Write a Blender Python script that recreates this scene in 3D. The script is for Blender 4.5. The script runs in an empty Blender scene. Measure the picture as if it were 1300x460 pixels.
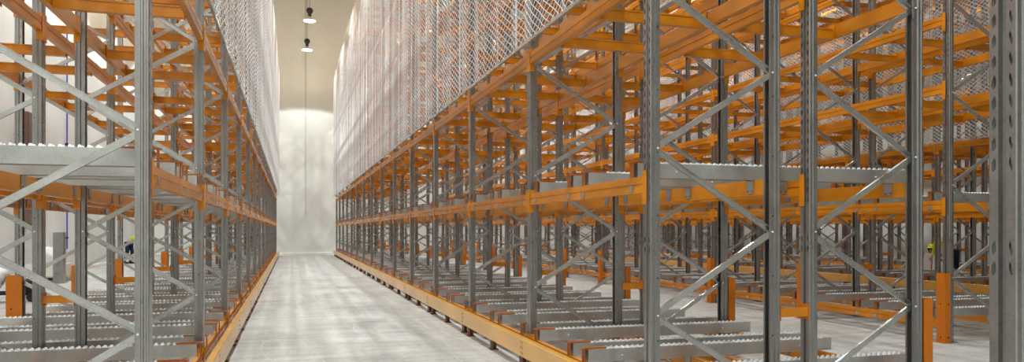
import bpy, math, random
import numpy as np
from mathutils import Matrix, Vector
random.seed(7)
PI = math.pi
COL = bpy.context.scene.collection

# ------------------------------------------------------------------ layout (metres; x right, y down the aisle, z up)
P, Y0, NP = 2.78, 2.055, 15               # bay pitch, first upright plane, last plane index
def PY(n): return Y0 + P*n
HT = 10.3                                  # rack height
LEV = [0.30, 1.845, 3.36, 4.25, 5.70, 7.10, 8.50, 9.80]   # tops of the beams
FD, GAP = 1.08, 0.26                       # frame depth, gap between back-to-back rows
UW, UD = 0.110, 0.080                      # upright width and depth
END_Y, CEIL = 45.5, 15.6
X_LEFT, X_RIGHT, Y_BACK = -7.4, 25.6, -7.0

# ------------------------------------------------------------------ materials
def nt(name):
    m = bpy.data.materials.new(name); m.use_nodes = True
    return m, m.node_tree.nodes, m.node_tree.links, m.node_tree.nodes['Principled BSDF']
def simple(name, col, rough=.5, metal=0, spec=.5, var=.0, scale=8, bump=0, stretch=(1,1,1)):
    m, N, L, b = nt(name)
    b.inputs['Roughness'].default_value = rough; b.inputs['Metallic'].default_value = metal
    b.inputs['Specular IOR Level'].default_value = spec
    tc = N.new('ShaderNodeTexCoord'); mp = N.new('ShaderNodeMapping'); mp.inputs['Scale'].default_value = stretch
    L.new(tc.outputs['Object'], mp.inputs['Vector'])
    no = N.new('ShaderNodeTexNoise'); no.inputs['Scale'].default_value = scale; no.inputs['Detail'].default_value = 5
    L.new(mp.outputs['Vector'], no.inputs['Vector'])
    r = N.new('ShaderNodeValToRGB')
    r.color_ramp.elements[0].position = .3; r.color_ramp.elements[1].position = .7
    r.color_ramp.elements[0].color = tuple(max(0, c*(1-var)) for c in col)+(1,)
    r.color_ramp.elements[1].color = tuple(min(1, c*(1+var)) for c in col)+(1,)
    L.new(no.outputs['Fac'], r.inputs['Fac']); L.new(r.outputs['Color'], b.inputs['Base Color'])
    if bump:
        bp = N.new('ShaderNodeBump'); bp.inputs['Strength'].default_value = bump; bp.inputs['Distance'].default_value = .01
        L.new(no.outputs['Fac'], bp.inputs['Height']); L.new(bp.outputs['Normal'], b.inputs['Normal'])
    return m
def galv(name, base, metal=.55, rough=.42):
    m, N, L, b = nt(name)
    b.inputs['Metallic'].default_value = metal; b.inputs['Roughness'].default_value = rough
    tc = N.new('ShaderNodeTexCoord'); vo = N.new('ShaderNodeTexVoronoi'); vo.inputs['Scale'].default_value = 90
    L.new(tc.outputs['Object'], vo.inputs['Vector'])
    no = N.new('ShaderNodeTexNoise'); no.inputs['Scale'].default_value = 5; no.inputs['Detail'].default_value = 6
    L.new(tc.outputs['Object'], no.inputs['Vector'])
    mx = N.new('ShaderNodeMix'); mx.data_type = 'FLOAT'; mx.inputs['Factor'].default_value = .78
    L.new(vo.outputs['Color'], mx.inputs['A']); L.new(no.outputs['Fac'], mx.inputs['B'])
    r = N.new('ShaderNodeValToRGB')
    r.color_ramp.elements[0].position = .2; r.color_ramp.elements[1].position = .8
    r.color_ramp.elements[0].color = tuple(c*.78 for c in base)+(1,)
    r.color_ramp.elements[1].color = tuple(min(1, c*1.22) for c in base)+(1,)
    L.new(mx.outputs['Result'], r.inputs['Fac']); L.new(r.outputs['Color'], b.inputs['Base Color'])
    r2 = N.new('ShaderNodeMapRange'); r2.inputs['To Min'].default_value = rough-.05; r2.inputs['To Max'].default_value = rough+.10
    L.new(no.outputs['Fac'], r2.inputs['Value']); L.new(r2.outputs['Result'], b.inputs['Roughness'])
    return m
M = {}
M['galv'] = galv('galvanised_steel', (.345,.34,.335), .88, .27)
M['brace'] = galv('galvanised_brace', (.54,.54,.535), .85, .26)
M['channel'] = galv('galvanised_channel', (.52,.515,.50), .72, .33)
M['net'] = simple('mesh_zinc', (.84,.90,.97), .4, .15, .5, .06, 12)
M['orange'] = simple('orange_paint', (.60,.21,.004), .24, 0, .5, .24, 3.5, 0, (1,.4,1))
M['guard'] = simple('guard_orange', (.58,.16,.004), .45, 0, .4, .05, 4)
M['kerb'] = simple('kerb_yellow', (.70,.36,.065), .30, 0, .5, .12, 3, 0, (1,.5,1))
kb = M['kerb'].node_tree.nodes['Principled BSDF']; kb.inputs['Coat Weight'].default_value = .35; kb.inputs['Coat Roughness'].default_value = .12
M['hook'] = simple('hook_orange', (.34,.10,.015), .5, 0, .4, .2, 30)
M['foot'] = simple('foot_steel', (.16,.075,.03), .6, 0, .4, .3, 14)
M['black'] = simple('black_rubber', (.015,.015,.016), .6, 0, .4, .2, 10)
M['white'] = simple('white_film', (.82,.83,.86), .35, 0, .5, .05, 6, .3)
M['wood'] = simple('pallet_wood', (.55,.48,.40), .7, 0, .3, .2, 6, 0, (1,6,6))
M['blue'] = simple('blue_pipe', (.02,.04,.42), .4, 0, .5, .05, 4)
M['brown'] = simple('brown_panel', (.16,.10,.085), .5, 0, .4, .1, 4)
M['red'] = simple('red_edge', (.55,.05,.03), .5, 0, .4, .1, 4)
M['hivis'] = simple('hivis_yellow', (.78,.80,.03), .6, 0, .3, .08, 20)
M['navy'] = simple('navy_cloth', (.018,.028,.075), .8, 0, .2, .2, 20)
M['skin'] = simple('skin', (.55,.33,.24), .5, 0, .4, .05, 20)
M['lamp'] = simple('lamp_housing', (.035,.03,.03), .45, .3, .5, .1, 10)
M['shade'] = simple('lamp_shade', (.80,.80,.78), .35, .2, .5, .03, 10)
def emis(name, col, s):
    m, N, L, b = nt(name)
    b.inputs['Base Color'].default_value = (.9,.9,.9,1)
    b.inputs['Emission Color'].default_value = (*col,1); b.inputs['Emission Strength'].default_value = s
    return m
M['shadegrey'] = simple('conduit_grey', (.38,.36,.33), .5, 0, .4, .05, 4)
M['glow'] = emis('lamp_glass', (1,.98,.93), 12)

def floor_mat():
    m, N, L, b = nt('concrete_floor')
    tc = N.new('ShaderNodeTexCoord')
    def noise(scale, st, det=6, ro=.6):
        mp = N.new('ShaderNodeMapping'); mp.inputs['Scale'].default_value = st
        L.new(tc.outputs['Object'], mp.inputs['Vector'])
        n = N.new('ShaderNodeTexNoise'); n.inputs['Scale'].default_value = scale; n.inputs['Detail'].default_value = det
        n.inputs['Roughness'].default_value = ro
        L.new(mp.outputs['Vector'], n.inputs['Vector']); return n
    a = noise(1.0, (1.1,.55,1), 8, .7); c = noise(1.2, (5,.35,1), 5, .6); d = noise(2.2, (.25,2.2,1), 5); e = noise(14, (1,1,1), 6, .75)
    def mix(x, y, f, ):
        k = N.new('ShaderNodeMix'); k.data_type = 'FLOAT'; k.inputs['Factor'].default_value = f
        L.new(x, k.inputs['A']); L.new(y, k.inputs['B']); return k.outputs['Result']
    v = mix(mix(mix(a.outputs['Fac'], c.outputs['Fac'], .38), d.outputs['Fac'], .32), e.outputs['Fac'], .25)
    r = N.new('ShaderNodeValToRGB'); el = r.color_ramp.elements
    el[0].position = .37; el[0].color = (.22,.22,.21,1); el[1].position = .62; el[1].color = (.68,.685,.68,1)
    k = el.new(.48); k.color = (.43,.435,.43,1)
    L.new(v, r.inputs['Fac'])
    # thin pale tyre scuffs, bent lines of their own
    w = N.new('ShaderNodeTexNoise'); w.inputs['Scale'].default_value = .55; w.inputs['Detail'].default_value = 1.5
    mp = N.new('ShaderNodeMapping'); mp.inputs['Scale'].default_value = (1.6,.35,1); L.new(tc.outputs['Object'], mp.inputs['Vector']); L.new(mp.outputs['Vector'], w.inputs['Vector'])
    ab = N.new('ShaderNodeMath'); ab.operation = 'SUBTRACT'; ab.inputs[1].default_value = .52; L.new(w.outputs['Fac'], ab.inputs[0])
    ab2 = N.new('ShaderNodeMath'); ab2.operation = 'ABSOLUTE'; L.new(ab.outputs[0], ab2.inputs[0])
    mr = N.new('ShaderNodeMapRange'); mr.inputs['From Min'].default_value = 0; mr.inputs['From Max'].default_value = .0035
    mr.inputs['To Min'].default_value = .45; mr.inputs['To Max'].default_value = 0; L.new(ab2.outputs[0], mr.inputs['Value'])
    mc = N.new('ShaderNodeMix'); mc.data_type = 'RGBA'; L.new(mr.outputs['Result'], mc.inputs['Factor'])
    L.new(r.outputs['Color'], mc.inputs['A']); mc.inputs['B'].default_value = (.75,.75,.75,1)
    L.new(mc.outputs['Result'], b.inputs['Base Color'])
    rr = N.new('ShaderNodeMapRange'); rr.inputs['To Min'].default_value = .30; rr.inputs['To Max'].default_value = .62
    L.new(v, rr.inputs['Value']); L.new(rr.outputs['Result'], b.inputs['Roughness'])
    b.inputs['Specular IOR Level'].default_value = .45
    return m
def wall_mat(name, col, seam_h=1.15, seam_w=3.0, axis='x'):
    m, N, L, b = nt(name)
    tc = N.new('ShaderNodeTexCoord'); sp = N.new('ShaderNodeSeparateXYZ'); L.new(tc.outputs['Object'], sp.inputs['Vector'])
    def seam(out, pitch, wd):
        d = N.new('ShaderNodeMath'); d.operation = 'DIVIDE'; d.inputs[1].default_value = pitch; L.new(out, d.inputs[0])
        f = N.new('ShaderNodeMath'); f.operation = 'FRACT'; L.new(d.outputs[0], f.inputs[0])
        g = N.new('ShaderNodeMath'); g.operation = 'LESS_THAN'; g.inputs[1].default_value = wd/pitch; L.new(f.outputs[0], g.inputs[0])
        return g.outputs[0]
    s1 = seam(sp.outputs['Z'], seam_h, .02); s2 = seam(sp.outputs['X' if axis == 'x' else 'Y'], seam_w, .02)
    mx = N.new('ShaderNodeMath'); mx.operation = 'MAXIMUM'; L.new(s1, mx.inputs[0]); L.new(s2, mx.inputs[1])
    mu = N.new('ShaderNodeMath'); mu.operation = 'MULTIPLY'; mu.inputs[1].default_value = .14; L.new(mx.outputs[0], mu.inputs[0])
    no = N.new('ShaderNodeTexNoise'); no.inputs['Scale'].default_value = .8; no.inputs['Detail'].default_value = 5; L.new(tc.outputs['Object'], no.inputs['Vector'])
    r = N.new('ShaderNodeValToRGB'); r.color_ramp.elements[0].position = .35; r.color_ramp.elements[1].position = .65
    r.color_ramp.elements[0].color = tuple(c*.95 for c in col)+(1,); r.color_ramp.elements[1].color = (*col,1)
    L.new(no.outputs['Fac'], r.inputs['Fac'])
    mc = N.new('ShaderNodeMix'); mc.data_type = 'RGBA'; L.new(mu.outputs[0], mc.inputs['Factor']); L.new(r.outputs['Color'], mc.inputs['A'])
    mc.inputs['B'].default_value = (.25,.22,.19,1); L.new(mc.outputs['Result'], b.inputs['Base Color'])
    b.inputs['Roughness'].default_value = .45; b.inputs['Specular IOR Level'].default_value = .35
    return m
M['floor'] = floor_mat()
M['wall'] = wall_mat('wall_panel', (.78,.79,.755), 6.9, 60)
M['wall_side'] = wall_mat('side_wall_panel', (.70,.73,.735), 4.6, 1.2, 'y')
M['ceil'] = simple('ceiling_sheet', (.34,.33,.30), .6, 0, .3, .04, 1)
M['trim'] = simple('skirting', (.80,.79,.76), .6, 0, .3, .05, 3)

# ------------------------------------------------------------------ mesh builder
class MB:
    def __init__(s): s.v, s.f, s.mi, s.mats = [], [], [], []
    def mat(s, m):
        if m not in s.mats: s.mats.append(m)
        return s.mats.index(m)
    def poly(s, pts, m):
        i = len(s.v); s.v += [tuple(p) for p in pts]; s.f.append(tuple(range(i, i+len(pts)))); s.mi.append(s.mat(m))
    def box(s, x0, x1, y0, y1, z0, z1, m, T=None):
        c = [(x0,y0,z0),(x1,y0,z0),(x1,y1,z0),(x0,y1,z0),(x0,y0,z1),(x1,y0,z1),(x1,y1,z1),(x0,y1,z1)]
        if T is not None: c = [tuple(T @ Vector(p)) for p in c]
        i = len(s.v); s.v += c; k = s.mat(m)
        for q in ((0,3,2,1),(4,5,6,7),(0,1,5,4),(1,2,6,5),(2,3,7,6),(3,0,4,7)):
            s.f.append(tuple(i+a for a in q)); s.mi.append(k)
    def extrude(s, prof, fn, t0, t1, m, closed=True, caps=True):
        # prof: list of 2D points, fn(a, b, t) -> 3D
        n = len(prof); i = len(s.v); k = s.mat(m)
        for t in (t0, t1): s.v += [tuple(fn(a, b, t)) for a, b in prof]
        for j in range(n if closed else n-1):
            j2 = (j+1) % n; s.f.append((i+j, i+j2, i+n+j2, i+n+j)); s.mi.append(k)
        if closed and caps:
            s.f.append(tuple(i+j for j in range(n))[::-1]); s.mi.append(k)
            s.f.append(tuple(i+n+j for j in range(n))); s.mi.append(k)
    def lathe(s, prof, m, c=(0,0,0), n=20, axis='z'):
        i = len(s.v); k = s.mat(m); L = len(prof)
        for r, h in prof:
            for a in range(n):
                t = 2*PI*a/n; x, y = r*math.cos(t), r*math.sin(t)
                p = (x, y, h) if axis == 'z' else ((h, x, y) if axis == 'x' else (x, h, y))
                s.v.append((c[0]+p[0], c[1]+p[1], c[2]+p[2]))
        for j in range(L-1):
            for a in range(n):
                b = (a+1) % n; s.f.append((i+j*n+a, i+j*n+b, i+(j+1)*n+b, i+(j+1)*n+a)); s.mi.append(k)
        s.f.append(tuple(i+a for a in range(n))[::-1]); s.mi.append(k)
        s.f.append(tuple(i+(L-1)*n+a for a in range(n))); s.mi.append(k)
    def mesh(s, name, smooth=False):
        me = bpy.data.meshes.new(name); me.from_pydata(s.v, [], s.f)
        for m in s.mats: me.materials.append(m)
        me.polygons.foreach_set('material_index', s.mi)
        if smooth: me.polygons.foreach_set('use_smooth', [True]*len(s.f))
        me.update(); return me
    def build(s, name, parent=None, smooth=False):
        return link(name, s.mesh(name, smooth), parent)
def link(name, me, parent=None, loc=(0,0,0), rz=0):
    o = bpy.data.objects.new(name, me); COL.objects.link(o)
    if parent: o.parent = parent
    o.location = loc; o.rotation_euler = (0,0,rz); return o
def tag(o, label=None, cat=None, group=None, kind=None):
    if label: o['label'] = label
    if cat: o['category'] = cat
    if group: o['group'] = group
    if kind: o['kind'] = kind
    return o
def empty(name, loc=(0,0,0), rz=0):
    o = bpy.data.objects.new(name, None); COL.objects.link(o); o.location = loc; o.rotation_euler = (0,0,rz)
    o.empty_display_size = .1; return o
def copy_tree(o, parent=None):
    c = o.copy(); COL.objects.link(c)
    if parent: c.parent = parent
    for ch in KIDS.get(o.name, ()): copy_tree(ch, c)
    return c
KIDS = {}
def reg(root):
    for o in list(COL.objects):
        if o.parent: KIDS.setdefault(o.parent.name, [])
        if o.parent and o not in KIDS[o.parent.name]: KIDS[o.parent.name].append(o)
    return root
class Proto:                                # first use places the original, later ones copies
    def __init__(s, root): s.root = reg(root); s.used = False
    def place(s, loc, rz, label, cat, group):
        o = copy_tree(s.root) if s.used else s.root; s.used = True
        o.location = loc; o.rotation_euler = (0,0,rz); return tag(o, label, cat, group)
    def parts(s):                           # (mesh, local matrix) of everything in it, for the merged remainder
        out = []
        def rec(o, T):
            if o.type == 'MESH': out.append((o.data, T))
            for ch in KIDS.get(o.name, ()):
                rec(ch, T @ Matrix.Translation(ch.location) @ ch.rotation_euler.to_matrix().to_4x4())
        rec(s.root, Matrix.Identity(4)); return out
def merged(name, parts, places):
    V, F, MI, mats, off = [], [], [], [], 0
    for loc, rz in places:
        W = Matrix.Translation(loc) @ Matrix.Rotation(rz, 4, 'Z')
        for me, T in parts:
            A = np.array(W @ T); n = len(me.vertices)
            co = np.empty(n*3); me.vertices.foreach_get('co', co); co = co.reshape(-1,3) @ A[:3,:3].T + A[:3,3]
            V.append(co)
            mm = []
            for m in me.materials:
                if m not in mats: mats.append(m)
                mm.append(mats.index(m))
            for p in me.polygons:
                F.append([off+i for i in p.vertices]); MI.append(mm[p.material_index])
            off += n
    me = bpy.data.meshes.new(name); me.from_pydata(np.concatenate(V).tolist(), [], F)
    for m in mats: me.materials.append(m)
    me.polygons.foreach_set('material_index', MI); me.update()
    return link(name, me)

# ------------------------------------------------------------------ camera
PSI, F_PX, SH = math.atan(280/942.0), 942.0, 63/1300.0
cam = bpy.data.cameras.new('camera'); co = bpy.data.objects.new('camera', cam); COL.objects.link(co)
cam.sensor_width = 36; cam.lens = F_PX/1300*36; cam.shift_y = SH; cam.clip_end = 200; cam.clip_start = .05
co.location = (0,0,1.45); co.rotation_euler = (PI/2, 0, -PSI)
bpy.context.scene.camera = co
def proj(x, y, z):
    d = x*math.sin(PSI)+y*math.cos(PSI)
    if d < .2: return None
    return 650+F_PX*(x*math.cos(PSI)-y*math.sin(PSI))/d, 293-F_PX*(z-1.45)/d, d
def score(pts):                             # on-screen extent inside the frame
    q = [proj(*p) for p in pts]
    if any(a is None for a in q): return 0
    x0, x1 = max(0, min(a[0] for a in q)), min(1300, max(a[0] for a in q))
    y0, y1 = max(0, min(a[1] for a in q)), min(460, max(a[1] for a in q))
    if x1 <= x0 or y1 <= y0: return 0
    return math.hypot(x1-x0, y1-y0)/min(a[2] for a in q)

# ------------------------------------------------------------------ the hall
def struct(name, mb): return tag(mb.build(name), kind='structure')
b = MB(); b.box(X_LEFT-.2, X_RIGHT+.2, Y_BACK-.2, END_Y+.2, -.2, 0, M['floor']); struct('floor', b)
b = MB(); b.box(X_LEFT-.2, X_RIGHT+.2, Y_BACK-.2, END_Y+.2, CEIL, CEIL+.2, M['ceil']); struct('ceiling', b)
b = MB(); b.box(X_LEFT-.2, X_RIGHT+.2, END_Y, END_Y+.2, 0, CEIL, M['wall']); struct('wall_back', b)
b = MB(); b.box(X_LEFT-.2, X_LEFT, Y_BACK, END_Y, 0, CEIL, M['wall_side']); struct('wall_left', b)
b = MB(); b.box(X_RIGHT, X_RIGHT+.2, Y_BACK, END_Y, 0, CEIL, M['wall_side']); struct('wall_right', b)
b = MB(); b.box(X_LEFT-.2, X_RIGHT+.2, Y_BACK-.2, Y_BACK, 0, CEIL, M['wall']); struct('wall_front', b)
b = MB(); b.extrude([(0,0),(-.12,0),(-.12,.13),(-.08,.17),(0,.17)], lambda a,c,t: (t, END_Y+a, c), X_LEFT, X_RIGHT, M['trim']); struct('baseboard_back', b)
b = MB(); b.extrude([(0,0),(.07,0),(.07,.12),(.04,.15),(0,.15)], lambda a,c,t: (X_LEFT+a, t, c), Y_BACK, END_Y-.13, M['trim']); struct('baseboard_left', b)

b = MB(); b.box(.79,.815, END_Y-.03, END_Y-.001, 2.3, CEIL-.02, M['shadegrey']); tag(b.build('wall_conduit'), 'thin grey vertical conduit running down the white end wall', 'conduit')
# ------------------------------------------------------------------ upright frame
def upright_mesh():
    b = MB(); g = M['galv']; h = .075; n = int(HT/h)
    hw = UW/2
    for s in (-1, 1):
        ya, yb = s*.016, s*(hw-.004)       # slotted strip
        yc = (ya+yb)/2
        for k in range(n):
            z0, z1 = k*h, (k+1)*h
            zc = (z0+z1)/2
            if not (1.46 < zc < 1.66 or .45 < zc < 1.30):
                # a leaning teardrop slot cut through the face
                hole = [(yc-.003*s, zc+.027), (yc+.008, zc+.010), (yc+.003*s+.005, zc-.016), (yc+.003*s, zc-.027), (yc-.008, zc-.010), (yc-.003*s-.005, zc+.014)]
                yl, yr = min(ya,yb), max(ya,yb)
                O = [(yc, z1), (yr, z1), (yr, z0), (yc, z0), (yl, z0), (yl, z1)]
                for j in range(6):
                    a, c = hole[j], hole[(j+1)%6]; p, q = O[j], O[(j+1)%6]
                    b.poly([(0,p[0],p[1]), (0,q[0],q[1]), (0,c[0],c[1]), (0,a[0],a[1])], g)
            else:
                b.poly([(0,ya,z0),(0,yb,z0),(0,yb,z1),(0,ya,z1)], g)
        # rounded edge, flank, step and return lip
        prof = [(0, s*(hw-.004)), (.004, s*hw), (.014, s*hw), (.018, s*(hw-.006)), (.030, s*(hw-.006)), (.034, s*hw), (.044, s*hw), (.050, s*(hw-.012)), (UD, s*(hw-.012)), (UD, s*(hw-.030)), (UD-.010, s*(hw-.030))]
        b.extrude(prof, lambda a,c,t: (a,c,t), 0, n*h, g, closed=False)
        prof = [(0, s*.016), (.016, s*.012), (.016, 0)]
        b.extrude(prof, lambda a,c,t: (a,c,t), 0, n*h, g, closed=False)
    return b.mesh('upright')
def bolt(b, x, y, z, s, m, r=.008):
    b.lathe([(r, 0), (r, s*.008), (r*.6, s*.011)], m, (x, y, z), 6, 'y')
def brace_mesh(x0, z0, x1, z1, up):
    b = MB(); L = math.hypot(x1-x0, z1-z0); a = math.atan2(z1-z0, x1-x0)
    w, d, t = .021, .024, .003
    if up: prof = [(-w,.0),(w,.0),(w,-d),(w-t,-d),(w-t,-t),(-w+t,-t),(-w+t,-d),(-w,-d)]; y = -.026   # web to the near side
    else:  prof = [(-w,.0),(w,.0),(w,d),(w-t,d),(w-t,t),(-w+t,t),(-w+t,d),(-w,d)]; y = -.002
    sg = 1
    def fn(p, q, s):
        qq = (-q if up else -q)
        return (x0+math.cos(a)*s-math.sin(a)*p, y+qq, z0+math.sin(a)*s+math.cos(a)*p)
    b.extrude(prof, fn, -.02, L+.02, M['brace'])
    return b
UPM = upright_mesh()
def make_frame():
    r = empty('rack_trestle')
    link('upright', UPM, r); link('upright', UPM, r, (FD,0,0), PI)
    zs = [.24]
    while zs[-1] < HT-.8: zs.append(zs[-1]+.60)
    xi, xo = FD-UD+.02, UD-.02
    for i in range(len(zs)-1):
        inner = i % 2 == 0
        xa, xb = (xi, xo) if inner else (xo, xi)
        if xa < xb: me = brace_mesh(xa, zs[i]+.01, xb, zs[i+1]-.01, True)
        else: me = brace_mesh(xb, zs[i+1]-.01, xa, zs[i]+.01, False)
        me.build('diagonal_brace', r)
    for z in (.13, HT-.25):
        b = MB(); b.box(UD-.02, FD-UD+.02, -.022, .022, z-.012, z+.012, M['brace']); b.build('horizontal_brace', r)
    for x, s in ((0,1),(FD,-1)):
        b = MB(); b.box(min(x-s*.02, x+s*.12), max(x-s*.02, x+s*.12), -.08, .08, 0, .008, M['galv'])
        for yy in (-.068,.068): b.lathe([(.010,.008),(.010,.026),(.004,.030)], M['brace'], (x+s*.10, yy, 0), 6)
        b.build('base_plate', r)
    b = MB()
    for i, z in enumerate(zs):
        x = (FD-UD+.018) if i % 2 == 0 else (UD-.018)
        for s in (-1,1): bolt(b, x, s*(UW/2-.012), z, s, M['net'])
    for z in np.arange(.15, HT, .45):
        for x in (.062, FD-.062): bolt(b, x, -(UW/2-.012), float(z)+.06, -1, M['black'], .0045)
    b.build('bolts', r)
    return r
ORD = ['nearest','first','second','third','fourth','fifth','sixth','seventh','eighth','ninth','tenth','eleventh','twelfth','thirteenth','fourteenth','fifteenth','sixteenth']
# racks: (name, [(face x, rz) for the two rows], first plane, last plane)
RACKS = [('left rack', -0.80, -1, 1), ('nearest right rack', 2.45, 1, 0), ('second rack on right', 8.13, 1, 2), ('third rack on right', 13.80, 1, 3), ('fourth rack on right', 19.48, 1, 4)]
def rows(x0, d):                            # faces: front row aisle face + rear row outer face, and rotations
    a = (x0, 0 if d > 0 else PI); c = (x0+d*(2*FD+GAP), PI if d > 0 else 0)
    return a, c
FRM = Proto(make_frame())
for name, x0, d, n0 in RACKS:
    (xa, ra), (xb, rb) = rows(x0, d)
    for n in range(n0, NP+1):
        w = 'plane %s' % ORD[n]
        FRM.place((xa, PY(n), 0), ra, 'grey upright frame, front row of %s, %s one from the camera end' % (name, ORD[n] if n else 'very nearest'), 'rack frame', 'galvanised upright frames of the racks')
        if n == 0: continue
        FRM.place((xb, PY(n), 0), rb, 'grey upright frame, back row of %s, %s one from the camera end' % (name, ORD[n]), 'rack frame', 'galvanised upright frames of the racks')

# ------------------------------------------------------------------ row spacers and column guards
def make_spacer():
    r = empty('row_spacer'); b = MB()
    b.extrude([(0,-.035),(0,.035),(.03,.035),(.03,.031),(.004,.031),(.004,-.031),(.03,-.031),(.03,-.035)], lambda a,c,t: (t,a-.045,c), .004, GAP-.004, M['orange']); b.build('bar', r)
    for x in (.002, GAP-.008):
        b = MB(); b.box(x, x+.006, -.055, .05, -.06, .06, M['guard']); b.build('end_plate', r)
    return r
SPC = Proto(make_spacer())
for name, x0, d, n0 in RACKS:
    xs = x0+d*FD if d > 0 else x0-FD-GAP
    for n in range(max(1, n0), NP+1):
        for z, lv in ((.83, 'low'), (5.1, 'high')):
            if lv == 'high' and n < 6: continue
            SPC.place((xs, PY(n), z), 0, 'short orange %s spacer tying the rows of %s, frame %s' % (lv, name, ORD[n]), 'row spacer', 'row spacers between back to back frames')
def make_guard(fl):
    r = empty('column_guard'); b = MB(); H = .90
    # folded plate: front and two flanks around the upright
    b.extrude([(-.075,-.068),(-.075,.068),(fl,.068),(fl,.062),(-.069,.062),(-.069,-.062),(fl,-.062),(fl,-.068)], lambda a,c,t: (a,c,t), .008, H, M['guard']); b.build('shield', r)
    b = MB(); b.box(-.11,.035,-.085,-.0695,0,.008,M['guard']); b.box(-.11,.035,.0695,.085,0,.008,M['guard']); b.box(-.11,-.0765,-.0695,.0695,0,.008,M['guard']); b.build('foot_plate', r)
    b = MB()
    for z in (.07, .50):
        b.lathe([(.010,0),(.010,-.006)], M['black'], (-.02,-.068,z), 10, 'y'); b.lathe([(.010,0),(.010,-.004)], M['black'], (-.075,0,z), 10, 'x')
    b.build('bolts', r)
    return r
GRDW, GRDN = Proto(make_guard(.095)), Proto(make_guard(.012))
for (x, rz, w, n0) in ((-0.80-2*FD-GAP-.012, 0, 'back of left rack', 1), (2.45+2*FD+GAP+.012, PI, 'back of nearest right rack', 1), (8.13-.012, 0, 'front of second rack on right', 2)):
    for n in range(n0, NP+1):
        (GRDW if x < 0 else GRDN).place((x, PY(n), 0), rz, 'orange column guard on the %s upright at %s' % (ORD[n], w), 'column guard', 'orange guards at the upright feet')

# ------------------------------------------------------------------ long beams
BL = P-UW-.004
def make_beam():
    r = empty('rack_rail'); b = MB(); h = .120
    prof = [(0,0),(.050,0),(.050,-h),(0,-h),(0,-h+.050),(.007,-h+.054),(.007,-h+.066),(0,-h+.070)]
    b.extrude(prof, lambda a,c,t: (a,t,c), 0, BL, M['orange']); b.build('box_section', r)
    for y, s in ((0,-1),(BL,1)):
        b = MB(); e = y+s*.0535
        b.box(-.007,-.002, min(y+s*.0015,e), max(y+s*.0015,e), -.205, .040, M['orange'])
        b.box(-.007,.046, min(y-s*.001,y-s*.006), max(y-s*.001,y-s*.006), .001, .040, M['orange'])
        b.box(-.007,.046, min(y-s*.001,y-s*.006), max(y-s*.001,y-s*.006), -.205, -.121, M['orange'])
        b.build('end_connector', r)
    return r
BEAM = Proto(make_beam())
LNAME = ['front face', 'back of front row', 'front of back row', 'rear face']
LVN = ['floor','second','third','fourth','fifth','sixth','seventh','top']
def beam_lines(x0, d):
    return [(x0, 1 if d > 0 else -1), (x0+d*FD, -1 if d > 0 else 1), (x0+d*(FD+GAP), 1 if d > 0 else -1), (x0+d*(2*FD+GAP), -1 if d > 0 else 1)]
cand = []
for name, x0, d, n0 in RACKS:
    for n in range(max(1, n0), NP):
        for li, (x, s) in enumerate(beam_lines(x0, d)):
            for k, zt in enumerate(LEV):
                if s > 0: loc, rz = (x, PY(n)+UW/2+.002, zt), 0
                else: loc, rz = (x, PY(n+1)-UW/2-.002, zt), PI
                sc = score([(x, PY(n), zt), (x, PY(n+1), zt), (x, PY(n), zt-.12), (x, PY(n+1), zt-.12)])
                lab = 'orange beam, %s level, %s bay back, %s of %s' % (LVN[k], ORD[n], LNAME[li], name)
                cand.append((sc, loc, rz, lab))
cand.sort(key=lambda c: -c[0])
parts = BEAM.parts()
for c in cand[:300]: BEAM.place(c[1], c[2], c[3], 'beam', 'long orange beams of the racks')
tag(merged('rack_rail', parts, [(c[1], c[2]) for c in cand[300:]]), 'remaining far and high orange rack beams, seen small between the nearer ones', 'beams', 'long orange beams of the racks', 'stuff')

# ------------------------------------------------------------------ galvanised pallet channels, levels one and two
CL = 2*FD+GAP+.14
def make_channel():
    r = empty('pallet_channel'); b = MB(); h = .110; w = .038
    prof = [(-w,h),(w,h),(w,.003),(w+.016,.003),(w+.016,0),(w-.003,0),(w-.003,h-.003),(-w+.003,h-.003),(-w+.003,0),(-w-.016,0),(-w-.016,.003),(-w,.003)]
    b.extrude(prof, lambda a,c,t: (t,a,c), .03, CL, M['channel'])
    n = int((CL-.24)/.052)
    for i in range(n):                       # pressed anti-slip teeth along both edges
        x = .22+i*.052
        for s in (-1,1):
            y = s*(w-.011)
            p = [(x-.014,y-.009,h),(x+.014,y-.009,h),(x+.014,y+.009,h),(x-.014,y+.009,h)]
            q = [(x-.004,y-.004,h+.016),(x+.010,y-.004,h+.016),(x+.010,y+.004,h+.016),(x-.004,y+.004,h+.016)]
            for j in range(4): b.poly([p[j], p[(j+1)%4], q[(j+1)%4], q[j]], M['net'])
            b.poly(q, M['net'])
    for x in (.35, 1.25, 2.2):
        bolt(b, x, -w, h*.45, -1, M['net'], .007)
    b.build('tread', r)
    b = MB()                                 # orange hook at the aisle end
    b.box(-.004,.004,-.028,.028,.0,.112,M['hook']); b.box(.004,.22,-.013,.013,h+.002,h+.016,M['hook']); b.box(.004,.09,-.026,.026,h+.002,h+.008,M['hook'])
    b.box(-.018,.004,-.028,.028,.112,.122,M['hook']); b.build('end_hook', r)
    b = MB(); b.box(-.010,-.006,-.03,.03,-.105,-.06,M['brace']); b.build('label_plate', r)
    for x in (FD-.054, FD+GAP-.004, 2*FD+GAP-.054):
        b = MB(); b.box(x-.004,x,-.045,.045,-.105,-.001,M['brace'])
        for yy in (-.028,.028): b.lathe([(.006,0),(.006,-.003)], M['black'], (x-.004,yy,-.085), 8, 'x')
        b.build('hanger_plate', r)
    return r
CHN = Proto(make_channel()); cand = []
OFF = [('first', .25), ('second', 1.21), ('third', 1.57), ('fourth', 2.53)]
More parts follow.
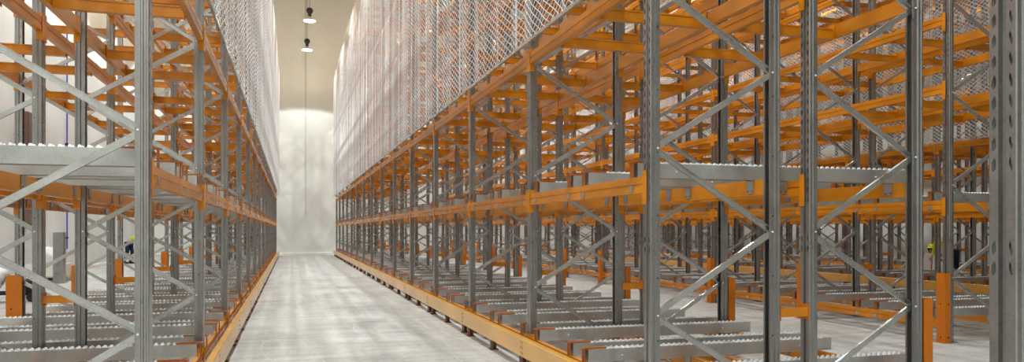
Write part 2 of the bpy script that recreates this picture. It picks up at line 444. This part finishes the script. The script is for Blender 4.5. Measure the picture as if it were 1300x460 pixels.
for name, x0, d, n0 in RACKS:
    for n in range(max(1, n0), NP):
        for on, of in OFF:
            for k in (0, 1):
                y = PY(n)+of
                sc = score([(x0, y, LEV[k]), (x0+d*CL, y, LEV[k]+.11)])
                cand.append((sc, (x0, y, LEV[k]+.0005), 0 if d > 0 else PI, 'galvanised toothed channel, %s level, %s bay back, %s of four, %s' % (LVN[k], ORD[n], on, name)))
cand.sort(key=lambda c: -c[0]); parts = CHN.parts()
for c in cand[:300]: CHN.place(c[1], c[2], c[3], 'pallet channel', 'galvanised pallet channels lying across the beams')
if cand[300:]: tag(merged('pallet_channel', parts, [(c[1], c[2]) for c in cand[300:]]), 'remaining far galvanised pallet channels, hidden small between the nearer ones', 'pallet channels', 'galvanised pallet channels lying across the beams', 'stuff')

# ------------------------------------------------------------------ orange cross bars, level three and up
BX = FD-.104
def make_bar():
    r = empty('cross_bar'); b = MB()
    b.extrude([(-.03,0),(.03,0),(.03,-.012),(.022,-.012),(.022,-.085),(.030,-.085),(.030,-.095),(-.030,-.095),(-.030,-.085),(-.022,-.085),(-.022,-.012),(-.03,-.012)], lambda a,c,t: (t,a,c), .004, BX-.004, M['orange']); b.build('bar', r)
    for x, s in ((0,-1),(BX,1)):
        b = MB(); b.box(min(x-s*.003,x-s*.008), max(x-s*.003,x-s*.008), -.042,.042,-.10,.046,M['orange'])
        b.box(min(x-s*.003,x+s*.05), max(x-s*.003,x+s*.05), -.042,.042,.040,.046,M['orange']); b.build('hook_plate', r)
    return r
BAR = Proto(make_bar()); cand = []
for name, x0, d, n0 in RACKS:
    for n in range(max(1, n0), NP):
        for on, of in (('near', .93), ('far', 1.90)):
            for row, xs in (('front row', x0+d*.052), ('back row', x0+d*(FD+GAP+.052))):
                for k in range(2, len(LEV)):
                    y = PY(n)+of
                    sc = score([(xs, y, LEV[k]), (xs+d*BX, y, LEV[k]-.1)])
                    cand.append((sc, (xs, y, LEV[k]-.04), 0 if d > 0 else PI, 'orange cross bar, %s level, %s bay, %s half, %s, %s' % (LVN[k], ORD[n], on, row, name)))
cand.sort(key=lambda c: -c[0]); parts = BAR.parts()
for c in cand[:300]: BAR.place(c[1], c[2], c[3], 'cross bar', 'orange cross bars between the beams')
tag(merged('cross_bar', parts, [(c[1], c[2]) for c in cand[300:]]), 'remaining far and high orange cross bars, seen small between nearer ones', 'cross bars', 'orange cross bars between the beams', 'stuff')

# ------------------------------------------------------------------ expanded-metal safety nets facing the narrow aisles
NZ0, NZ1 = 3.38, 10.15
def make_net(seed):
    r = empty('mesh_panel'); b = MB(); W, H = P-.01, NZ1-NZ0; m = M['net']
    sl = .64; pitch = .125                   # strands drop towards the camera
    rr = random.Random(seed); ph = [rr.uniform(0, 6.28) for _ in range(5)]
    def sag(y, z):                           # the hung mesh bellies in and out between its fixings
        e = min(1, min(y, W-y)/.12)
        return e*(.017*math.sin(2*PI*3*y/W+ph[0])+.009*math.sin(2*PI*5*y/W+ph[1]+.25*z)+.006*math.sin(2*PI*9*y/W+ph[2])+.008*math.sin(.9*z+ph[3]))
    def strand(y0, z0, y1, z1, hw, th, dx):
        ns = max(1, int(abs(y1-y0)/.10)+1)
        for i in range(ns):
            a, c = i/ns, (i+1)/ns
            piece(y0+(y1-y0)*a, z0+(z1-z0)*a, y0+(y1-y0)*c, z0+(z1-z0)*c, hw, th, dx)
    def piece(y0, z0, y1, z1, hw, th, dx):
        L = math.hypot(y1-y0, z1-z0)
        if L < .004: return
        ny, nz = -(z1-z0)/L*hw, (y1-y0)/L*hw
        s0, s1 = sag(y0, z0)+dx, sag(y1, z1)+dx
        i = len(b.v)
        b.v += [(s0-.002,y0+ny,z0+nz),(s0+.006,y0,z0),(s0-.002,y0-ny,z0-nz),(s1-.002,y1+ny,z1+nz),(s1+.006,y1,z1),(s1-.002,y1-ny,z1-nz)]
        k = b.mat(m)
        for q in ((0,1,4,3),(1,2,5,4),(2,0,3,5)): b.f.append(tuple(i+a for a in q)); b.mi.append(k)
    n = int((W+H/sl)/pitch)+1
    for fam in (1, -1):
        for i in range(n):
            s = -H/sl+i*pitch                # y where the strand (rising away from camera) meets z=0
            y0, z0 = s, 0.0; y1, z1 = s+H/sl, H
            if y0 < 0: z0 = -y0*sl; y0 = 0
            if y1 > W: z1 = (W-s)*sl; y1 = W
            if y1 <= y0: continue
            if fam == 1: strand(y0, z0, y1, z1, .0050, 0, -.003)
            else: strand(W-y0, z0, W-y1, z1, .0021, 0, -.002)
    b.build('expanded_mesh', r)
    b = MB(); g = M['brace']
    for z in (0, H):
        b = MB(); b.box(-.012,.012,0,W,z-.018,z+.018,g); b.build('edge_rail', r)
    for y in (.012, W-.012):
        b = MB(); b.box(-.004,.004,y-.005,y+.005,.02,H-.02,m); b.build('edge_rod', r)
    for z in (.12, 2.0, 4.2, 6.4):
        b = MB(); b.box(.013,.14,-.0,.05,z-.012,z+.012,g); b.build('stand_off', r)
    return r
NETS = [Proto(make_net(k)) for k in (3, 8, 21, 34)]; ni = 0
for (x, d, w, n0) in ((2.31, 1, 'right side of the aisle', 1), (-.66, -1, 'left side of the aisle', 1), (8.13+2*FD+GAP+.14, -1, 'back of second rack on right', 2), (13.80-.14, 1, 'front of third rack on right', 3)):
    for n in range(n0, NP):
        loc = (x, PY(n)+.005, NZ0) if d > 0 else (x, PY(n+1)-.005, NZ0)
        ni += 1
        NETS[(ni*3+ni//4) % 4].place(loc, 0 if d > 0 else PI, 'white wire mesh panel above beams, %s, %s bay back' % (w, ORD[n]), 'mesh panel', 'tall mesh panels on the aisle faces')

# ------------------------------------------------------------------ guide rails (kerbs) along the narrow aisles
def make_kerb():
    r = empty('guide_rail'); b = MB(); L = P-.006
    b.extrude([(0,.14),(0,.322),(.006,.330),(.062,.330),(.066,.326),(.066,.29),(.060,.29),(.060,.322),(.008,.322),(.008,.148),(.060,.148),(.060,.14)], lambda a,c,t: (a,t,c), 0, L, M['kerb']); b.build('rail', r)
    for y in (.18, 1.39, L-.18):
        b = MB(); b.box(.03,.125,y-.06,y+.06,0,.01,M['foot']); b.box(.05,.058,y-.06,y+.06,.01,.139,M['foot'])
        b.box(.059,.11,y-.006,y+.006,.01,.12,M['foot']); b.build('foot', r)
    b = MB()
    for y in (.03, L-.03):
        for z in (.18,.235,.29): b.lathe([(.008,0),(.008,-.004)], M['hook'], (0,y,z), 8, 'x')
    b.build('bolts', r)
    return r
KRB = Proto(make_kerb())
for (x, d, w, n0) in ((2.29, 1, 'right side of the aisle', -1), (-.64, -1, 'left side of the aisle', 0), (8.13+2*FD+GAP+.16, -1, 'back of second rack on right', 2), (13.80-.16, 1, 'front of third rack on right', 3)):
    for n in range(n0, NP):
        y = 1.80+P*n
        loc = (x, y, 0) if d > 0 else (x, y+P-.006, 0)
        KRB.place(loc, 0 if d > 0 else PI, 'yellow floor guide rail section, %s, %s section from the camera' % (w, ORD[n-n0+1]), 'guide rail', 'yellow guide rails along the narrow aisles')

# ------------------------------------------------------------------ high-bay lamps
LZ = 11.2
def make_lamp():
    r = empty('hanging_lamp')
    b = MB(); b.lathe([(.285,0),(.292,.012),(.28,.02),(.18,.06),(.09,.12),(.075,.19)], M['shade'], n=28); b.build('shade', r, True)
    b = MB(); b.lathe([(.272,-.012),(.272,-.002)], M['glow'], n=28); b.build('lens', r)
    b = MB(); b.lathe([(.075,.19),(.08,.22),(.08,.33),(.12,.36),(.15,.42),(.155,.48),(.14,.54),(.09,.59),(.03,.61)], M['lamp'], n=18); b.build('housing', r, True)
    b = MB(); b.lathe([(.008,.61),(.008,CEIL-LZ)], M['lamp'], n=6); b.build('cable', r)
    return r
LMP = Proto(make_lamp())
LY = [41.5-5.8*i for i in range(9)]
for ax, w in ((.81,'the main aisle'), (-5.3,'the left side aisle'), (6.50,'the first aisle on the right'), (12.2,'the second aisle on the right'), (17.85,'the far right aisle')):
    for i, y in enumerate(LY):
        if (ax > 5 and y < 6) or (ax > 10 and y < 15): continue
        LMP.place((ax, y, LZ), 0, 'round hanging lamp over %s, %s lamp from the end wall' % (w, ORD[i+1]), 'lamp', 'round hanging lamps')
        l = bpy.data.lights.new('lamp_light', 'SPOT'); l.spot_size = math.radians(119); l.spot_blend = .05; l.shadow_soft_size = .14
        l.energy = 2600; l.color = (.94,1,.985)
        lo = bpy.data.objects.new('lamp_light', l); COL.objects.link(lo); lo.location = (ax, y, LZ-.16)
        g = bpy.data.lights.new('ambient_fill', 'POINT'); g.shadow_soft_size = .2; g.energy = 2600*.11; g.color = (1,.86,.62)  # added fill at each lamp; warm tint stands in for orange bounce high up
        go = bpy.data.objects.new('ambient_fill', g); COL.objects.link(go); go.location = (ax, y, LZ-.24)

# ------------------------------------------------------------------ things by the left wall
def add_post():
    r = empty('steel_post', (-6.14,23.2,0)); b = MB(); w = .125
    b.extrude([(-w,-w),(w,-w),(w,w),(-w,w),(-w,w-.006),(w-.006,w-.006),(w-.006,-w+.006),(-w,-w+.006)], lambda a,c,t: (a,c,t), .012, 1.40, M['galv']); b.build('column', r)
    b = MB(); b.box(-.17,.17,-.17,.17,0,.012,M['galv']); b.build('base_plate', r)
    tag(r, 'short grey steel channel post standing on floor by the left wall', 'post')
add_post()
r = empty('wall_pipe', (X_LEFT+.06, 28.6, 0)); b = MB(); b.lathe([(.022,.82),(.022,11.5)], M['blue'], n=10); b.build('pipe', r)
b = MB()
for z in (1.2, 4.4, 7.5, 10.6): b.box(-.055,.034,-.04,.04,z-.03,z+.03,M['black'])
b.build('clip', r); tag(r, 'thin blue vertical pipe on the white left wall', 'pipe')
r = empty('wall_cabinet', (X_LEFT+.01, 24.2, 1.6)); b = MB(); b.box(0,.20,0,.62,0,3.25,M['brown']); b.build('case', r)
b = MB(); b.box(.20,.215,.03,.59,.04,3.21,M['brown']); b.build('door', r); b = MB(); b.box(.215,.24,.08,.10,1.5,1.65,M['black']); b.build('handle', r)
tag(r, 'tall narrow brown cabinet hung on the white left wall', 'cabinet')
def blob(name, c, s, seed, m, parent, cuts=3):
    import bmesh
    bm = bmesh.new(); bmesh.ops.create_icosphere(bm, subdivisions=cuts, radius=1); rr = random.Random(seed)
    ph = [rr.uniform(0,6.28) for _ in range(6)]
    for v in bm.verts:
        x, y, z = v.co
        k = 1+.10*math.sin(5*x+ph[0])*math.cos(4*z+ph[1])+.08*math.sin(9*y+ph[2]+3*z)+.05*math.sin(14*x+ph[3])*math.sin(12*z+ph[4])
        v.co = Vector((c[0]+x*k*s[0], c[1]+y*k*s[1], max(c[2]-s[2]*.72, c[2]+z*k*s[2])))
    me = bpy.data.meshes.new(name); bm.to_mesh(me); bm.free(); me.materials.append(m)
    me.polygons.foreach_set('use_smooth', [True]*len(me.polygons))
    return link(name, me, parent)
def pallet(loc, label):
    r = empty('wooden_pallet', loc)
    for j in range(5):
        b = MB(); y = -.40+j*.2; b.box(-.6,.6,y-.05,y+.05,.122,.144,M['wood']); b.build('deck_board', r)
    for y in (-.35,0,.35):
        b = MB(); b.box(-.6,.6,y-.05,y+.05,0,.02,M['wood'])
        for x in (-.53,0,.53): b.box(x-.07,x+.07,y-.05,y+.05,.02,.10,M['wood'])
        b.box(-.6,.6,y-.05,y+.05,.10,.122,M['wood']); b.build('runner', r)
    return tag(r, label, 'pallet')
pallet((-6.72,24.35,0), 'pale wooden pallet on the floor beside the short steel post')
r = empty('carton', (-6.72,24.35,.145)); b = MB(); b.box(-.5,.5,-.4,.4,0,.34,M['trim']); b.build('box', r)
b = MB(); b.box(-.5,.5,-.03,.03,.34,.343,M['wood']); b.build('tape', r)
tag(r, 'off-white carton on the pallet beside the short steel post', 'box')
o = blob('plastic_bag', (0,0,.20), (.36,.34,.28), 3, M['white'], None); o.location = (-6.78,24.35,.492); tag(o, 'crumpled white plastic film heaped on the carton by the post', 'plastic bag')
# pallet truck with white bags
r = empty('pallet_truck', (-5.75,17.3,0))
for y in (-.18,.18):
    b = MB(); b.box(-.75,.45,y-.07,y+.07,.16,.21,M['navy']); b.build('fork', r)
    b = MB(); b.lathe([(.05,-.03),(.05,.03)], M['black'], (-.62,y,.05), 14, 'y'); b.build('roller', r)
b = MB(); b.box(.45,.62,-.25,.25,.14,.42,M['navy']); b.build('pump_housing', r)
for y in (-.09,.09):
    b = MB(); b.lathe([(.09,-.03),(.10,-.02),(.10,.02),(.09,.03)], M['black'], (.70,y,.10), 16, 'y'); b.build('wheel', r)
b = MB(); b.box(-.02,.02,-.02,.02,0,.55,M['black'], Matrix.Translation((.64,0,.3)) @ Matrix.Rotation(.35,4,'Y')); b.build('handle', r)
tag(r, 'dark pallet truck with black wheels behind the left rack', 'pallet truck')
o = blob('plastic_bag', (0,0,.24), (.50,.33,.32), 5, M['white'], None); o.location = (-6.02,17.3,.22); tag(o, 'large white plastic bag lying on the dark pallet truck', 'plastic bag')

# ------------------------------------------------------------------ people
def skin_mesh(name, joints, edges, m, parent, sub=2):
    me = bpy.data.meshes.new(name); me.from_pydata([j[:3] for j in joints], edges, [])
    o = bpy.data.objects.new(name, me); COL.objects.link(o); o.parent = parent
    md = o.modifiers.new('skin', 'SKIN'); sv = me.skin_vertices[0].data
    for i, j in enumerate(joints): sv[i].radius = (j[3], j[4] if len(j) > 4 else j[3]); sv[i].use_root = (i == 0)
    s = o.modifiers.new('sub', 'SUBSURF'); s.levels = sub; s.render_levels = sub
    me.materials.append(m); md.use_smooth_shade = True
    return o
def hand(parent, p, d, m):
    # palm with five fingers, curling along d
    d = Vector(d).normalized(); side = d.cross(Vector((0,0,1))); side = side.normalized() if side.length > .1 else Vector((1,0,0))
    up = side.cross(d); p = Vector(p)
    J = [(*p,.024,.014), (*(p+d*.05),.036,.014), (*(p+d*.085),.038,.013)]; E = [(0,1),(1,2)]
    for k, (off, ln) in enumerate(((-.03,.065),(-.01,.078),(.01,.073),(.028,.058))):
        i = len(J); a = p+d*.09+side*off; J += [(*a,.009), (*(a+d*ln*.5-up*.010),.008), (*(a+d*ln*.85-up*.032),.007)]; E += [(2,i),(i,i+1),(i+1,i+2)]
    i = len(J); a = p+d*.035-side*.035; J += [(*a,.011), (*(a+d*.035-side*.02),.009), (*(a+d*.06-side*.018-up*.012),.008)]; E += [(1,i),(i,i+1),(i+1,i+2)]
    return J, E
def add_person(loc, rz, pose, label, top, helmet=None):
    r = empty('person', loc, rz)             # faces +x in its own frame
    if pose == 'bend':
        pel=(0,0,.90); ch=(.30,0,1.16); nk=(.42,0,1.20); hd=(.53,0,1.22)
        hips=[(-.02,s*.10,.86) for s in (1,-1)]; kn=[(.07,.11,.48),(-.02,-.11,.47)]; an=[(-.02,.12,.09),(-.16,-.12,.09)]
        sh=[(.33,s*.19,1.17) for s in (1,-1)]; el=[(.42,.21,.90),(.45,-.21,.92)]; wr=[(.58,.16,.72),(.60,-.14,.74)]
    else:                                    # crouching
        pel=(0,0,.42); ch=(.18,0,.68); nk=(.26,0,.76); hd=(.33,0,.82)
        hips=[(0,s*.10,.40) for s in (1,-1)]; kn=[(.40,.16,.50),(.30,-.16,.12)]; an=[(.22,.15,.09),(-.12,-.15,.08)]
        sh=[(.18,s*.19,.72) for s in (1,-1)]; el=[(.32,.22,.62),(.32,-.22,.62)]; wr=[(.52,.14,.58),(.52,-.12,.58)]
    J=[(*pel,.13,.10),(*[(a+b)/2 for a,b in zip(pel,ch)],.12,.10),(*ch,.15,.105),(*nk,.055),(*hd,.07)]; E=[(0,1),(1,2),(2,3),(3,4)]
    for i in range(2):
        k=len(J); J+=[(*hips[i],.095),(*kn[i],.060),(*an[i],.042),(an[i][0]+.15,an[i][1],.035,.045,.03)]; E+=[(0,k),(k,k+1),(k+1,k+2),(k+2,k+3)]
        k=len(J); J+=[(*sh[i],.062),(*el[i],.042),(*wr[i],.028)]; E+=[(2,k),(k,k+1),(k+1,k+2)]
        hj, he = hand(r, wr[i], tuple(b-a for a,b in zip(el[i],wr[i])), M['skin'])
        n=len(J); J+=hj; E+=[(k+2,n)]+[(a+n,b+n) for a,b in he]
    skin_mesh('body', J, E, M['skin'], r)
    # head shape with nose, brow, ears (joined to the neck)
    h = Vector(hd); b = MB()
    hv = Vector((.045,0,.06)) if pose != 'bend' else Vector((.06,0,.015))
    c = h+hv
    b.lathe([(.02,-.115),(.058,-.095),(.072,-.05),(.078,0),(.080,.04),(.066,.085),(.030,.112),(.004,.118)], M['skin'], tuple(c), 16)
    b.lathe([(.004,.030),(.014,.015),(.010,-.005),(.003,-.01)], M['skin'], (c.x+.074,c.y,c.z-.01), 8)
    for s in (-1,1):
        b.lathe([(.004,-.028),(.016,-.012),(.018,.01),(.006,.028)], M['skin'], (c.x,c.y+s*.080,c.z), 8)
        b.lathe([(.008,-.004),(.008,.004)], M['black'], (c.x+.068,c.y+s*.028,c.z+.012), 8, 'x')
    b.box(c.x+.062,c.x+.076,c.y-.022,c.y+.022,c.z-.055,c.z-.047,M['red'])
    b.build('head', r, True)
    b = MB(); b.lathe([(.083,-.02),(.087,.03),(.075,.085),(.04,.116),(.004,.124)], M['black'], (c.x-.010,c.y,c.z+.004), 16); b.build('hair', r, True)
    if helmet:
        b = MB(); b.lathe([(.125,.055),(.125,.062),(.098,.064),(.096,.10),(.075,.145),(.035,.168),(.004,.172)], helmet, tuple(c), 18); b.build('safety_helmet', r, True)
    # clothes
    J=[(*pel,.145,.115),(*[(a+b)/2 for a,b in zip(pel,ch)],.14,.12),(*ch,.17,.125),(*[a*.6+b*.4 for a,b in zip(nk,ch)],.09)]; E=[(0,1),(1,2),(2,3)]
    for i in range(2):
        k=len(J); J+=[(*sh[i],.082),(*el[i],.056),(*[a*.25+b*.75 for a,b in zip(el[i],wr[i])],.044)]; E+=[(2,k),(k,k+1),(k+1,k+2)]
    skin_mesh('jacket', J, E, top, r)
    J=[(*pel,.135,.112)]; E=[]
    for i in range(2):
        k=len(J); J+=[(*hips[i],.112),(*kn[i],.078),(*an[i],.060)]; E+=[(0,k),(k,k+1),(k+1,k+2)]
    skin_mesh('trousers', J, E, M['navy'], r)
    for i in range(2):
        b = MB(); x,y,z = an[i]; b.box(x-.07,x+.20,y-.048,y+.048,0,.05,M['black']); b.box(x-.06,x+.06,y-.045,y+.045,.05,.12,M['black']); b.box(x+.06,x+.17,y-.042,y+.042,.05,.075,M['black'])
        b.build('shoe', r)
    return tag(r, label, 'person')
add_person((-6.82,36.0,0), -.4, 'bend', 'person in yellow hi-vis jacket and navy trousers bending by the left wall', M['hivis'])
add_person((17.16,15.9,0), 1.35, 'bend', 'person in yellow jacket and dark trousers bending behind the third right rack', M['hivis'])
add_person((17.95,17.8,0), -1.2, 'crouch', 'person crouching in yellow helmet behind the white boards', M['navy'], M['hivis'])
# white boards with red edges leaning
for i, (dx, dy, tl) in enumerate(((0,0,.42),(.10,-.22,.50))):
    r = empty('white_board', (17.35+dx*1.2, 16.85+dy, 0)); T = Matrix.Rotation(-.55,4,'Z') @ Matrix.Rotation(-tl,4,'X') @ Matrix.Rotation(.18,4,'Y')
    b = MB(); b.box(-.17,.17,-.012,.012,.0,.88-.10*i,M['white'],T); b.build('panel', r)
    b = MB(); b.box(-.20,-.172,-.015,.015,.0,.88-.10*i,M['red'],T); b.build('edge_strip', r)
    tag(r, ('tall' if i == 0 else 'shorter front')+' white board with a red edge leaning in the far right aisle', 'board')

# ------------------------------------------------------------------ world and view
w = bpy.data.worlds.new('world'); bpy.context.scene.world = w; w.use_nodes = True
w.node_tree.nodes['Background'].inputs[0].default_value = (.05,.05,.05,1)
sc = bpy.context.scene
sc.view_settings.view_transform = 'Standard'; sc.view_settings.look = 'None'; sc.view_settings.gamma = 1
sc.view_settings.use_curve_mapping = False; sc.view_settings.exposure = -1.45
